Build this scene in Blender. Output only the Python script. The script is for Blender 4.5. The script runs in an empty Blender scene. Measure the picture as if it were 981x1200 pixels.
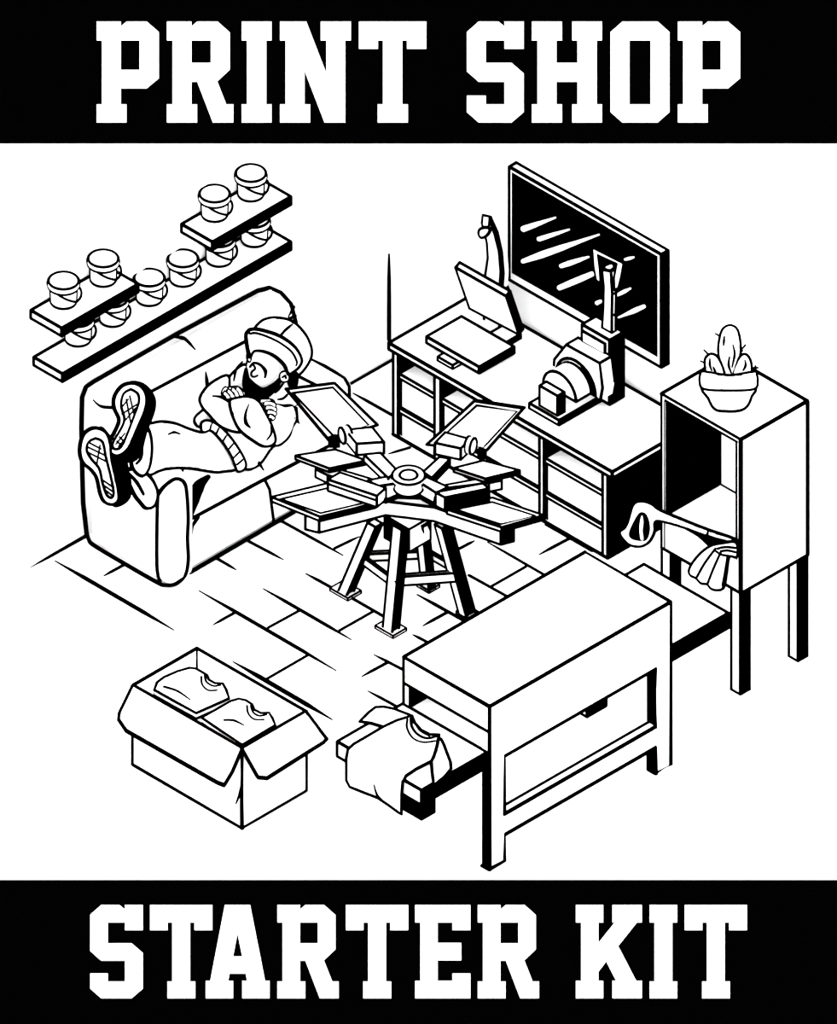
import bpy, math
from mathutils import Vector as V
from mathutils.bvhtree import BVHTree
from mathutils.geometry import delaunay_2d_cdt, tessellate_polygon

# ------------------------------------------------------------------ units
# 1 unit = 1/120 m. Isometric frame: X runs down-right, Y up-right, Z up.
U = 1/120.0
C30 = math.cos(math.radians(30))
K = 1.224745                      # picture pixels per unit across the view
DV = V((1, -1, 1))
DH = DV.normalized()
RT = V((1, 1, 0)).normalized()
UP = V((-1, 1, 2)).normalized()

def pt(sx, sy, x=None, y=None, z=None):
    a = (sx-456)/C30
    if z is not None:
        b = 2*(sy-424)+2*z
        return V(((a+b)/2, (a-b)/2, z))
    if x is not None: y = a-x
    else: x = a-y
    return V((x, y, (x-y)/2-(sy-424)))

def scr(p):
    return (456+(p[0]+p[1])*C30, 424+(p[0]-p[1])/2-p[2])

# ------------------------------------------------------------------ materials
def material(name, col, noise=0.0):
    m = bpy.data.materials.new(name); m.use_nodes = True
    nt = m.node_tree; nt.nodes.clear()
    out = nt.nodes.new('ShaderNodeOutputMaterial')
    d = nt.nodes.new('ShaderNodeBsdfDiffuse')
    d.inputs['Color'].default_value = (*col, 1)
    d.inputs['Roughness'].default_value = 0.6
    if noise:
        n = nt.nodes.new('ShaderNodeTexNoise'); n.inputs['Scale'].default_value = 40
        r = nt.nodes.new('ShaderNodeValToRGB')
        r.color_ramp.elements[0].color = (*[c-noise for c in col], 1)
        r.color_ramp.elements[1].color = (*col, 1)
        tc = nt.nodes.new('ShaderNodeTexCoord')
        nt.links.new(tc.outputs['Object'], n.inputs['Vector'])
        nt.links.new(n.outputs['Fac'], r.inputs['Fac'])
        nt.links.new(r.outputs['Color'], d.inputs['Color'])
    nt.links.new(d.outputs[0], out.inputs[0])
    return m
WHITE = material('matte_white_paint', (.93, .93, .93), .03)
INK = material('black_ink', (0, 0, 0))
PAPER = material('white_plaster', (.94, .94, .94), .03)
BOARD = material('black_board', (.0003, .0003, .0003), .0002)
MATS = [WHITE, INK, PAPER, BOARD]
W, B = 0, 1
COL = bpy.context.scene.collection

# ------------------------------------------------------------------ curves
def spline(pts, n=5, closed=False):
    P = [tuple(p) for p in pts]; N = len(P); out = []
    rng = range(N) if closed else range(N-1)
    for i in rng:
        if closed: p0, p1, p2, p3 = P[i-1], P[i], P[(i+1) % N], P[(i+2) % N]
        else: p0, p1, p2, p3 = P[max(i-1, 0)], P[i], P[i+1], P[min(i+2, N-1)]
        for k in range(n):
            t = k/n
            out.append(tuple(.5*(2*b+(c-a)*t+(2*a-5*b+4*c-d)*t*t+(3*b-a-3*c+d)*t**3) for a, b, c, d in zip(p0, p1, p2, p3)))
    if not closed: out.append(P[-1])
    return out

def resample(pts, step=3.0):
    out = [tuple(pts[0])]
    for a, b in zip(pts, pts[1:]):
        L = math.dist(a, b); n = max(1, int(L/step))
        for k in range(1, n+1):
            out.append(tuple(a[i]+(b[i]-a[i])*k/n for i in range(len(a))))
    return out

def area2(P): return sum(P[i-1][0]*P[i][1]-P[i][0]*P[i-1][1] for i in range(len(P)))

# ------------------------------------------------------------------ mesh builder
class MB:
    def __init__(s): s.v = []; s.f = []; s.m = []; s.nsolid = 0
    def face(s, pts, m=W):
        i = len(s.v); s.v += [V(p) for p in pts]; s.f.append(tuple(range(i, i+len(pts)))); s.m.append(m)
    def solid(s, verts, faces, black=(), w=3.0, edges=True, mat=W, skip=()):
        i = len(s.v); s.v += [V(p) for p in verts]
        for k, f in enumerate(faces):
            s.f.append(tuple(i+j for j in f)); s.m.append(B if k in black else mat)
        if edges and w:
            E = set()
            for f in faces:
                for a, b in zip(f, f[1:]+f[:1]): E.add((min(a, b), max(a, b)))
            for a, b in E:
                if (a, b) in skip: continue
                s.tube([verts[a], verts[b]], w)
        return s
    def tube(s, pts, w, n=6, mat=B, closed=False):
        P = [V(p) for p in pts]
        Q = [P[0]]
        w = [x*1.08+1.15 for x in w] if hasattr(w, '__len__') else w*1.08+1.15
        ws = list(w) if hasattr(w, '__len__') else None
        if ws and len(ws) != len(P):
            L = [0]
            for a, b in zip(P, P[1:]): L.append(L[-1]+(b-a).length)
            T = L[-1] or 1; nw = []
            for l in L:
                u = l/T*(len(ws)-1); k = min(int(u), len(ws)-2); nw.append(ws[k]+(ws[k+1]-ws[k])*(u-k))
            ws = nw
        R = [(x/2/K) for x in (ws or [w]*len(P))]
        pp, rr = [P[0]], [R[0]]
        for p, r in zip(P[1:], R[1:]):
            if (p-pp[-1]).length > 1e-4: pp.append(p); rr.append(r)
        if len(pp) < 2: return s
        P, R = pp, rr
        if not closed:
            d0 = (P[0]-P[1]).normalized(); d1 = (P[-1]-P[-2]).normalized()
            P = [P[0]+d0*R[0]*.95, P[0]+d0*R[0]*.6]+P+[P[-1]+d1*R[-1]*.6, P[-1]+d1*R[-1]*.95]
            R = [R[0]*.25, R[0]*.8]+R+[R[-1]*.8, R[-1]*.25]
        i0 = len(s.v); N = len(P); side = None
        for k, (p, r) in enumerate(zip(P, R)):
            if closed: t = (P[(k+1) % N]-P[k-1])
            else: t = P[min(k+1, N-1)]-P[max(k-1, 0)]
            t = t.normalized() if t.length > 1e-9 else V((0, 0, 1))
            if side is None:
                side = t.cross(V((0, 0, 1)) if abs(t.z) < .9 else V((1, 0, 0)))
            side = side-t*side.dot(t)
            if side.length < 1e-6: side = t.orthogonal()
            side.normalize(); up = t.cross(side)
            for j in range(n):
                a = 2*math.pi*j/n
                s.v.append(p+(side*math.cos(a)+up*math.sin(a))*max(r, .02))
        rng = N if closed else N-1
        for k in range(rng):
            for j in range(n):
                a = i0+k*n+j; b = i0+k*n+(j+1) % n; k2 = (k+1) % N
                s.f.append((a, b, i0+k2*n+(j+1) % n, i0+k2*n+j)); s.m.append(mat)
        if not closed:
            s.f.append(tuple(i0+j for j in range(n))[::-1]); s.m.append(mat)
            s.f.append(tuple(i0+(N-1)*n+j for j in range(n))); s.m.append(mat)
        return s
    def mark(s): s.nsolid = len(s.f)
    def ink(s, pts, w=2.6, smooth=False, lift=.25, maxjump=14):
        """draw a stroke on the surface built so far, following it in depth"""
        if not s.nsolid: s.mark()
        t = BVHTree.FromPolygons(s.v, s.f[:s.nsolid])
        P = spline(pts) if smooth else list(pts)
        P = resample(P, 3.0); H = []
        for q in P:
            o = pt(q[0], q[1], z=0)+DV*3000
            h = t.ray_cast(o, -DH)
            H.append((h[0]-pt(q[0], q[1], z=0)).x if h[0] is not None else None)
        ok = [i for i, h in enumerate(H) if h is not None]
        if not ok: return s
        D = []
        for i in range(len(H)):
            if H[i] is not None: D.append(H[i])
            else:
                d = H[min(ok, key=lambda j: abs(j-i))]; q0 = pt(P[i][0], P[i][1], z=0)
                for _ in range(12):
                    n = t.find_nearest(q0+DV*d)[0]
                    d = (n-q0).dot(DV)/3
                D.append(d)
        s.tube([pt(q[0], q[1], z=0)+DV*(d+lift) for q, d in zip(P, D)], w)
        return s
    def inkfill(s, outline, lift=.3, smooth=True, mat=B):
        """a filled mark of ink lying on the surface built so far"""
        if not s.nsolid: s.mark()
        t = BVHTree.FromPolygons(s.v, s.f[:s.nsolid])
        O = spline(outline, 5, True) if smooth else resample(list(outline)+[outline[0]], 4)[:-1]
        vs, fs, nb = fill2d(O, 4)
        P = []
        for q in vs:
            h = t.ray_cast(pt(q[0], q[1], z=0)+DV*3000, -DH)
            P.append((h[0]-pt(q[0], q[1], z=0)).x if h[0] is not None else None)
        ok = [i for i, d in enumerate(P) if d is not None]
        if not ok: return s
        for i in range(len(P)):
            if P[i] is None: P[i] = P[min(ok, key=lambda j: (vs[j][0]-vs[i][0])**2+(vs[j][1]-vs[i][1])**2)]
        i0 = len(s.v); n = len(vs)
        for q, d in zip(vs, P): s.v.append(pt(q[0], q[1], z=0)+DV*(d+lift))
        for q, d in zip(vs, P): s.v.append(pt(q[0], q[1], z=0)+DV*(d-.2))
        for f in fs: s.f.append(tuple(i0+j for j in f)); s.m.append(mat); s.f.append(tuple(i0+n+j for j in f[::-1])); s.m.append(mat)
        for k in range(nb): a, b = k, (k+1) % nb; s.f.append((i0+a, i0+b, i0+n+b, i0+n+a)); s.m.append(mat)
        return s
    # --- shapes
    def box(s, x0, x1, y0, y1, z0, z1, black='', w=3.0, mat=W, edges=True):  # black: faces filled with ink, mostly as painted shading
        vs = [(x, y, z) for z in (z0, z1) for y in (y0, y1) for x in (x0, x1)]
        fs = [(0, 2, 3, 1), (4, 5, 7, 6), (0, 1, 5, 4), (2, 6, 7, 3), (1, 3, 7, 5), (0, 4, 6, 2)]
        ks = ['-z', '+z', '-y', '+y', '+x', '-x']
        return s.solid(vs, fs, [i for i, k in enumerate(ks) if k in black.split()], w, edges, mat)
    def prism(s, top, off, black=(), w=3.0, topm=W, edges=True, skip=()):
        """3D top outline + offset vector; black = indices of side faces (edge i -> i+1)"""
        n = len(top); off = V(off); top = [V(p) for p in top]
        vs = top+[p+off for p in top]
        fs = [tuple(range(n)), tuple(range(n, 2*n))[::-1]]+[(i, i+n, (i+1) % n+n, (i+1) % n) for i in range(n)]
        return s.solid(vs, fs, [b+2 for b in black]+([0] if topm == B else []), w, edges, skip=skip)
    def vprism(s, pts, z, t, black=(), w=3.0, edges=True):
        P = [pt(a, b, z=z) for a, b in pts]
        return s.prism(P, (0, 0, -t), black, w, edges=edges)
    def beam(s, p, q, a, b, black='', w=2.6):
        """square bar from p to q: a along X, b along Y (half sizes may differ at the ends)"""
        def ring(c, k): return [c+V((-a*k, -b*k, 0)), c+V((a*k, -b*k, 0)), c+V((a*k, b*k, 0)), c+V((-a*k, b*k, 0))]
        vs = ring(V(p), 1)+ring(V(q), 1)
        fs = [(3, 2, 1, 0), (4, 5, 6, 7), (0, 1, 5, 4), (1, 2, 6, 5), (2, 3, 7, 6), (3, 0, 4, 7)]
        ks = ['bot', 'top', '-y', '+x', '+y', '-x']
        return s.solid(vs, fs, [i for i, k in enumerate(ks) if k in black.split()], w)
    def lathe(s, c, prof, n=40, mat=W, rings=(), w=2.4, ribs=True):
        """prof = [(r, z)...] about a vertical axis through c"""
        i0 = len(s.v); c = V(c)
        for r, z in prof:
            for j in range(n):
                a = 2*math.pi*j/n; s.v.append(c+V((r*math.cos(a), r*math.sin(a), z)))
        for k in range(len(prof)-1):
            for j in range(n):
                s.f.append((i0+k*n+j, i0+k*n+(j+1) % n, i0+(k+1)*n+(j+1) % n, i0+(k+1)*n+j)); s.m.append(mat)
        s.f.append(tuple(i0+j for j in range(n))[::-1]); s.m.append(mat)
        s.f.append(tuple(i0+(len(prof)-1)*n+j for j in range(n))); s.m.append(mat)
        for k in rings:
            r, z = prof[k]
            s.tube([c+V((r*math.cos(2*math.pi*j/n), r*math.sin(2*math.pi*j/n), z)) for j in range(n)], w, closed=True)
        if ribs:
            for sg in (1, -1):
                s.tube([c+RT*sg*r+V((0, 0, z)) for r, z in prof], w)
        return s
    def puff(s, outline, base, T=8, R=12, w=3.0, mat=W, smooth=True, step=5):
        """a rounded cushion-like body: outline swelling to thickness T; base gives its mid surface"""
        O = spline(outline, 4, True) if smooth else resample(list(outline)+[outline[0]], 4)[:-1]
        if area2(O) < 0: O = O[::-1]
        vs, fs, nb = fill2d(O, step)
        i0 = len(s.v); f_ix, b_ix = [], []
        for k, q in enumerate(vs):
            p = base(q[0], q[1])
            if k < nb:
                s.v.append(p); f_ix.append(len(s.v)-1); b_ix.append(len(s.v)-1); continue
            d = min(segd(q, O[j-1], O[j]) for j in range(len(O)))
            u = min(d/R, 1); t = T*math.sqrt(max(0, 1-(1-u)**2))
            s.v.append(p+DH*t); f_ix.append(len(s.v)-1)
            s.v.append(p-DH*t); b_ix.append(len(s.v)-1)
        for f in fs:
            if all(f_ix[j] == b_ix[j] for j in f):
                s.f.append(tuple(f_ix[j] for j in f)); s.m.append(mat); continue
            s.f.append(tuple(f_ix[j] for j in f)); s.m.append(mat)
            s.f.append(tuple(b_ix[j] for j in f[::-1])); s.m.append(mat)
        s.mark()
        if w: s.tube([base(*q) for q in O], w*1.28 if w > 2.5 else w, closed=True)
        return s
    def rbox(s, x0, x1, y0, y1, z0, z1, r=6, seg=4, mat=W):
        """box with rounded edges"""
        import bmesh
        bm = bmesh.new()
        bmesh.ops.create_cube(bm, size=1)
        for v in bm.verts:
            v.co = V((x0 if v.co.x < 0 else x1, y0 if v.co.y < 0 else y1, z0 if v.co.z < 0 else z1))
        bmesh.ops.bevel(bm, geom=bm.edges[:], offset=r, segments=seg, profile=.5, affect='EDGES')
        i0 = len(s.v); s.v += [v.co.copy() for v in bm.verts]
        for f in bm.faces: s.f.append(tuple(i0+v.index for v in f.verts)); s.m.append(mat)
        bm.free(); s.mark(); return s
    def build(s, name, parent=None, origin=None):
        o0 = V(origin) if origin is not None else V((0, 0, 0))
        me = bpy.data.meshes.new(name)
        me.from_pydata([tuple((v-o0)*U) for v in s.v], [], s.f)
        for m in MATS: me.materials.append(m)
        me.polygons.foreach_set('material_index', s.m)
        me.update()
        o = bpy.data.objects.new(name, me); COL.objects.link(o)
        if parent:
            o.parent = parent; o.location = (o0-V(parent['o0']))*U
        else: o.location = o0*U
        o['o0'] = tuple(o0)
        return o

def segd(p, a, b):
    dx, dy = b[0]-a[0], b[1]-a[1]; L = dx*dx+dy*dy
    t = 0 if L == 0 else max(0, min(1, ((p[0]-a[0])*dx+(p[1]-a[1])*dy)/L))
    return math.hypot(p[0]-a[0]-t*dx, p[1]-a[1]-t*dy)
def inside(p, O):
    c = False
    for i in range(len(O)):
        a, b = O[i-1], O[i]
        if (a[1] > p[1]) != (b[1] > p[1]) and p[0] < (b[0]-a[0])*(p[1]-a[1])/(b[1]-a[1])+a[0]: c = not c
    return c
def fill2d(O, step):
    O = [V((p[0], p[1])) for p in O]; nb = len(O); pts = list(O)
    xs = [p.x for p in O]; ys = [p.y for p in O]
    for ring in (.8, 2.2):
        pass
    y = min(ys)+step/2; k = 0
    while y < max(ys):
        x = min(xs)+(step/2 if k % 2 else 0)
        while x < max(xs):
            q = (x, y)
            if inside(q, O) and min(segd(q, O[j-1], O[j]) for j in range(nb)) > .9: pts.append(V(q))
            x += step
        y += step*.87; k += 1
    # ring just inside the border keeps the swelling round
    for i in range(nb):
        a, b = O[i-1], O[(i+1) % nb]; t = (b-a)
        if t.length < 1e-6: continue
        nrm = V((-t.y, t.x)).normalized()
        for dd in (1.0, 2.6):
            for sg in (1, -1):
                q = O[i]+nrm*sg*dd
                if inside(q, O) and min(segd(q, O[j-1], O[j]) for j in range(nb)) > dd*.75: pts.append(q)
    r = delaunay_2d_cdt(pts, [(i, (i+1) % nb) for i in range(nb)], [], 1, 1e-4)
    vs = r[0]; orig = r[3]
    order = sorted(range(len(vs)), key=lambda i: min([o for o in orig[i]] or [10**6]))
    rank = {v: i for i, v in enumerate(order)}
    vv = [tuple(vs[i]) for i in order]
    nb2 = sum(1 for i in order if orig[i] and min(orig[i]) < nb)
    fs = [tuple(rank[j] for j in f) for f in r[2]]
    return vv, fs, nb2

# ------------------------------------------------------------------ scene objects
def thing(name, label, cat, at, group=None):
    o = bpy.data.objects.new(name, None); COL.objects.link(o)
    o['o0'] = tuple(at); o.location = V(at)*U; o.empty_display_size = .1
    return tag(o, label, cat, group)
def tag(o, label, cat, group=None):
    o['label'] = label; o['category'] = cat
    if group: o['group'] = group
    return o
def struct(mb, name):
    o = mb.build(name); o['kind'] = 'structure'; return o
def dup(root, at, label):
    r = root.copy(); COL.objects.link(r); r.location = V(at)*U; r['o0'] = tuple(at); r['label'] = label
    for ch in list(root.children):
        c = ch.copy(); COL.objects.link(c); c.parent = r
        for g in list(ch.children):
            d = g.copy(); COL.objects.link(d); d.parent = c
    return r

# ================================================================== SETTING
f = MB(); f.face([(-2600, -3000, 0), (3000, -3000, 0), (3000, 2600, 0), (-2600, 2600, 0)], 2)
def plank(a, b, w=3.2, taper='both'):
    ws = {'both': [.9, w, w, w, .9], 'a': [.9, w, w, w], 'b': [w, w, w, .9], 'no': [w, w]}[taper]
    A, Bp = pt(*a, z=.1), pt(*b, z=.1)
    f.tube([A+(Bp-A)*k/8 for k in range(9)], ws)
for args in [((64.5, 657.4), (203.8, 738.5), 5), ((121.8, 675), (144, 663), 3.4, 'a'), ((233.4, 692.5), (394, 786), 4.4),
             ((249.8, 732.4), (275.6, 718), 3.4, 'a'), ((308.4, 690), (411.5, 749.7), 4), ((314.5, 735.7), (350.6, 716), 3, 'no'),
             ((397.5, 739.4), (437, 717), 3, 'no'), ((313, 795.7), (360, 768.5), 3, 'no'), ((273, 775.5), (389.5, 843.5), 5.6),
             ((292, 635), (332, 656), 3.4, 'b'), ((254.5, 655), (277, 668), 3.4, 'b'), ((330, 611), (402, 651), 3.4, 'b'),
             ((392, 643), (421, 629), 3.2, 'b'), ((358.5, 672.4), (395, 692.5), 3.6, 'a'), ((412, 701), (452, 724), 3.4, 'no'),
             ((424, 793), (453.7, 777), 3.6, 'a'), ((438.7, 767.6), (472, 785), 3.4, 'a'), ((431, 809.8), (470, 831), 3.4, 'a'),
             ((489, 697), (543.4, 727.5), 3.8, 'a'), ((496, 733.4), (524, 718), 3.6, 'a'), ((484, 744), (503, 754), 3.4, 'a'),
             ((549.8, 674.5), (595, 699.6), 3.2, 'no'), ((538, 643.5), (556, 634), 3.4, 'b'), ((571.5, 635.5), (639, 674.6), 3, 'a'),
             ((575, 688), (616, 664.5), 3, 'no'), ((632, 650), (668, 631), 3.6, 'a'), ((414, 461), (460, 487), 3.4, 'a'),
             ((455.6, 532), (480, 525), 3, 'a'), ((640, 615), (694, 646), 3, 'no'),
             ((33, 666), (101, 628), 5, 'a'), ((404, 454), (460, 422), 3.2, 'no')]:
    plank(*args)
struct(f, 'floor')
WH = 340
wl = MB(); wl.box(-9, -1.5, -640, 38, 0, WH, w=0, mat=2)
wl.tube([(0, 0, 26), (0, 0, 60), (0, 0, 100), (0, 0, 126)], [4, 4, 3.4, 1.2])
struct(wl, 'wall_left')
wr = MB(); wr.box(0, 700, 30, 38, 0, WH, w=0, mat=2); struct(wr, 'wall_back')

# ================================================================== SIGNS
G = {
 'P': [[(0,0),(69,0),(69,14),(86,0),(143,0),(178,30),(178,163),(143,192),(69,192),(69,238),(85,238),(85,290),(0,290),(0,238),(15,238),(15,54),(0,54)], [(69,54),(123,54),(123,139),(69,139)]],
 'R': [[(0,0),(70,0),(70,14),(87,0),(145,0),(180,31),(180,138),(144,172),(170,238),(190,238),(190,290),(132,290),(87,173),(70,173),(70,238),(86,238),(86,290),(0,290),(0,238),(16,238),(16,54),(0,54)], [(70,54),(126,54),(126,119),(70,119)]],
 'I': [[(0,0),(85,0),(85,54),(70,54),(70,238),(85,238),(85,290),(0,290),(0,238),(15,238),(15,54),(0,54)]],
 'N': [[(0,0),(75,0),(133,150),(133,54),(117,54),(117,0),(203,0),(203,54),(187,54),(187,290),(128,290),(70,140),(70,238),(86,238),(86,290),(0,290),(0,238),(16,238),(16,54),(0,54)]],
 'T': [[(0,0),(193,0),(193,78),(138,78),(138,54),(124,54),(124,238),(140,238),(140,290),(54,290),(54,238),(69,238),(69,54),(54,54),(54,78),(0,78)]],
 'S': [[(34,0),(90,0),(108,14),(108,0),(163,0),(163,78),(108,78),(108,54),(54,54),(54,119),(128,119),(163,149),(163,260),(128,290),(34,290),(0,260),(0,213),(54,213),(54,238),(108,238),(108,173),(34,173),(0,143),(0,30)]],
 'H': [[(0,0),(86,0),(86,54),(70,54),(70,119),(131,119),(131,54),(116,54),(116,0),(201,0),(201,54),(186,54),(186,238),(201,238),(201,290),(116,290),(116,238),(131,238),(131,173),(70,173),(70,238),(86,238),(86,290),(0,290),(0,238),(16,238),(16,54),(0,54)]],
 'O': [[(34,0),(135,0),(169,30),(169,260),(135,290),(34,290),(0,260),(0,30)], [(54,54),(115,54),(115,238),(54,238)]]}
_q = lambda L: [(x*1.082, y*1.082) for x, y in L]
G['A'] = [_q([(55,0),(127,0),(170,218),(183,218),(183,268),(105,268),(105,218),(119,218),(115,197),(68,197),(64,218),(78,218),(78,268),(0,268),(0,218),(13,218)]), _q([(91,80),(105,148),(78,148)])]
G['E'] = [_q([(0,0),(158,0),(158,72),(107,72),(107,50),(64,50),(64,109),(132,109),(132,159),(64,159),(64,218),(107,218),(107,197),(158,197),(158,268),(0,268),(0,218),(15,218),(15,50),(0,50)])]
G['K'] = [_q([(0,0),(78,0),(78,50),(64,50),(64,110),(112,50),(105,50),(105,0),(189,0),(189,50),(175,50),(121,118),(173,218),(189,218),(189,268),(105,268),(105,218),(116,218),(87,162),(64,192),(64,218),(78,218),(78,268),(0,268),(0,218),(15,218),(15,50),(0,50)])]

def sign(P0, s0, y0, ytop, ybot, letters, ty, sc, label, posts):
    """leaning board whose lower edge passes through P0 (seen at s0,y0)"""
    def at(sx, sy, d): return P0+RT*((sx-s0)/K)+UP*(-(sy-y0)/K)+DH*d
    root = thing('sign_board', label, 'sign', P0)
    b = MB()
    c = [at(-14, ytop, 0), at(995, ytop, 0), at(995, ybot, 0), at(-14, ybot, 0)]
    b.prism(c, -DH*6, w=0); b.m = [3]*len(b.f)
    b.build('board', root)
    l = MB()
    for ch, lx in letters:
        loops = [[(lx+x*sc, ty+y*sc) for x, y in L] for L in G[ch]]
        flat = [p for L in loops for p in L]
        tri = tessellate_polygon([[V((p[0], p[1], 0)) for p in L] for L in loops])
        i0 = len(l.v)
        for p in flat: l.v.append(at(p[0], p[1], 2))
        for t in tri: l.f.append(tuple(i0+k for k in t)); l.m.append(0)
        for p in flat: l.v.append(at(p[0], p[1], 0))
        n = len(flat); k0 = 0
        for L in loops:
            for j in range(len(L)):
                a, q = i0+k0+j, i0+k0+(j+1) % len(L); l.f.append((a, q, q+n, a+n)); l.m.append(0)
            k0 += len(L)
    l.build('lettering', root)
    for (px, py) in posts:
        p = at(px, py, -6); m = MB()
        m.box(p.x-7, p.x-1, p.y+1, p.y+7, 0, p.z-6, w=0); m.build('prop', root)
    return root
z1 = .4077
sign(pt(490, 168.5, z=WH), 490, 168.5, -14, 168.5,
     [('P', 100+33*z1), ('R', 100+235*z1), ('I', 100+450*z1), ('N', 100+560*z1), ('T', 100+787*z1),
      ('S', 500+116*z1), ('H', 500+303*z1), ('O', 500+529*z1), ('P', 500+723*z1)], 25.3, z1,
     'wide black sign board with white slab letters reading PRINT SHOP above the room', [(285, 150), (685, 150)])
z2 = .4077*.924
sign(pt(490, 1214, z=0), 490, 1214, 1031, 1214,
     [('S', 90+39*z1), ('T', 90+211*z1), ('A', 90+371*z1), ('R', 90+577*z1), ('T', 90+774*z1),
      ('E', 490-8*z1), ('R', 490+172*z1), ('K', 490+454*z1), ('I', 490+666*z1), ('T', 490+767*z1)], 1030+75*z1, z2,
     'wide black sign board with white slab letters reading STARTER KIT in front of the room', [(200, 1060), (780, 1060)])

# ================================================================== WALL SHELVES + BUCKETS
def shelf(y0, y1, z, d, label):
    m = MB(); m.box(0.5, d, y0, y1, z-9, z, '+x', 3.4)  # long front edge inked black as painted shade
    o = m.build('wall_shelf', origin=(0, y0, z-9)); tag(o, label, 'shelf', 'white wall shelves above the couch')
shelf(-481, -172, 246, 39, 'long lower white wall shelf above couch holding six buckets')
shelf(-485, -382, 303, 42, 'short upper wall shelf nearest the left end, holding two buckets')
shelf(-281, -175, 302, 42, 'short upper wall shelf nearest the room corner, holding two buckets')
root = thing('paint_bucket', '', 'bucket', (0, 0, 0), 'lidded buckets on the wall shelves')
m = MB(); m.lathe((0, 0, 0), [(11.8, .8), (12.4, 20)], rings=(0,), w=2.7); m.build('bucket_body', root)
m = MB(); m.lathe((0, 0, 0), [(14.3, 19), (14.9, 20.5), (14.9, 24), (14.4, 25.3)], rings=(0, 3), w=2.5); m.build('lid', root)
m = MB()
def hq(dx, dy, r=13.2):
    u = dx/K; k = math.sqrt(max(0, r*r-u*u)) if abs(u) < r else 0    # on the front of the tub
    p = RT*u+V((1, -1, 0)).normalized()*k
    return V((p.x, p.y, 25-dy+(p.x-p.y)/2))
m.tube([hq(*q) for q in spline([(-14, 8.5), (-9, 14), (-3, 18.5), (5, 22.5), (13, 24.5), (16, 24)])], 2.1)
m.tube([hq(*q) for q in spline([(15.8, 24), (19.5, 20), (21, 14), (19.5, 9), (16.5, 6.5)])], 2.1)
m.build('wire_handle', root)
bk = [((74.5, 363), 303, 'left of the two on the upper shelf near the left end'),
      ((121, 337), 303, 'right of the two on the upper shelf near the left end'),
      ((251.5, 261), 302, 'left of the two on the upper shelf near the corner'),
      ((294, 237), 302, 'right of the two on the upper shelf near the corner'),
      ((91.5, 407), 246, 'first from the left on the long lower shelf'),
      ((132, 384), 246, 'second from the left on the long lower shelf'),
      ((175, 359.5), 246, 'third from the left on the long lower shelf'),
      ((214.5, 337), 246, 'fourth from the left on the long lower shelf'),
      ((257, 313.5), 246, 'fifth from the left on the long lower shelf'),
      ((298, 290.5), 246, 'last on the long lower shelf, at its corner end')]
for i, ((sx, sy), z, lab) in enumerate(bk):
    p = pt(sx, sy-8, z=z)
    p.z += .8
    if p.x < 17: p += V((0, 0, 0))
    if i == 0: root.location = p*U; root['label'] = lab; root['o0'] = tuple(p)
    else: dup(root, p, 'white lidded bucket, '+lab)
root['label'] = 'white lidded bucket, '+root['label']

# ================================================================== COUCH
root = thing('couch', 'white two-arm couch against the wall with a man lying on it', 'couch', (60, -290, 0))
m = MB(); m.rbox(5.5, 48, -414.5, -158, 2, 178, 12)
m.ink([(101.5, 625), (97.5, 590), (96.6, 559), (95.5, 500), (96.3, 465.6), (100.8, 453.4), (111, 446.5), (206, 392), (301.8, 340.8), (315.7, 337.3), (330, 343.5), (341, 356), (347, 379)], 4.4, maxjump=99)
m.ink([(174, 460.5), (288, 399.7), (346, 370)], 3.2)
m.ink([(201, 394.5), (216, 397), (229, 410)], [1, 4, 3.5, .8], True)
m.ink([(241, 436), (243, 453.4)], [1, 4, 4])
m.ink([(109.5, 469), (118, 476), (132, 477.7)], [1, 3, 3], True)
m.ink([(344, 360), (338, 371)], [4, 1])
m.build('backrest', root)
m = MB(); m.rbox(10, 120, -416, -382, 2, 118, 8)
m.ink([(101, 620), (104, 632), (114.7, 642), (180.5, 680.5), (194, 685.7), (206, 684), (217, 673), (220.5, 655), (219.5, 630), (220.4, 607.7), (219, 580), (216, 566), (208, 561.5), (199, 565), (187.4, 576.5), (184.7, 590), (184, 659.7), (187.4, 680.5)], 4.2, True)
m.ink([(187.4, 576.5), (170, 568)], 3.2)
m.build('arm', root)
m = MB(); m.rbox(8, 113, -381, -192, 5, 60, 3)
m.ink([(222, 609), (229, 605.5), (300, 567), (386, 522)], 3.6)
m.ink([(220.5, 660), (222, 632), (225, 616), (232, 606)], 4)
m.tube([(115, -384, 3), (114, -192, 3)], 4.2)
m.ink([(310.5, 562.6), (315.7, 573), (320.9, 612.9)], 3)
m.ink([(305, 545), (309, 551)], [2.6, 1])
m.ink([(223, 604), (226, 588), (232, 571), (244, 559)], [6, 13, 15, 5], True)  # broad black wedge: shadow in the gap below the legs, painted as ink
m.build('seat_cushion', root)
m = MB(); m.rbox(10, 112, -191, -158, 2, 112, 8)
m.ink([(350, 441), (372, 452)], 3)
m.ink([(362, 421), (380, 429), (392, 436), (404, 444), (409, 453), (409.5, 470)], 3.8)
m.ink([(347, 501.5), (388, 523)], 3.4); m.ink([(348, 478), (347.5, 490), (349, 500)], [2, 6, 8])
m.build('arm', root)

# ================================================================== PERSON
root = thing('person', 'man in a cap and lace-up shoes lying on the couch with folded arms', 'person', (85, -300, 60))
def px(c): return lambda sx, sy: pt(sx, sy, x=c)
def slope(sx0, c0, sx1, c1):
    def g(sx, sy):
        t = max(0, min(1, (sx-sx0)/(sx1-sx0))); return pt(sx, sy, x=c0+(c1-c0)*t)
    return g
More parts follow.
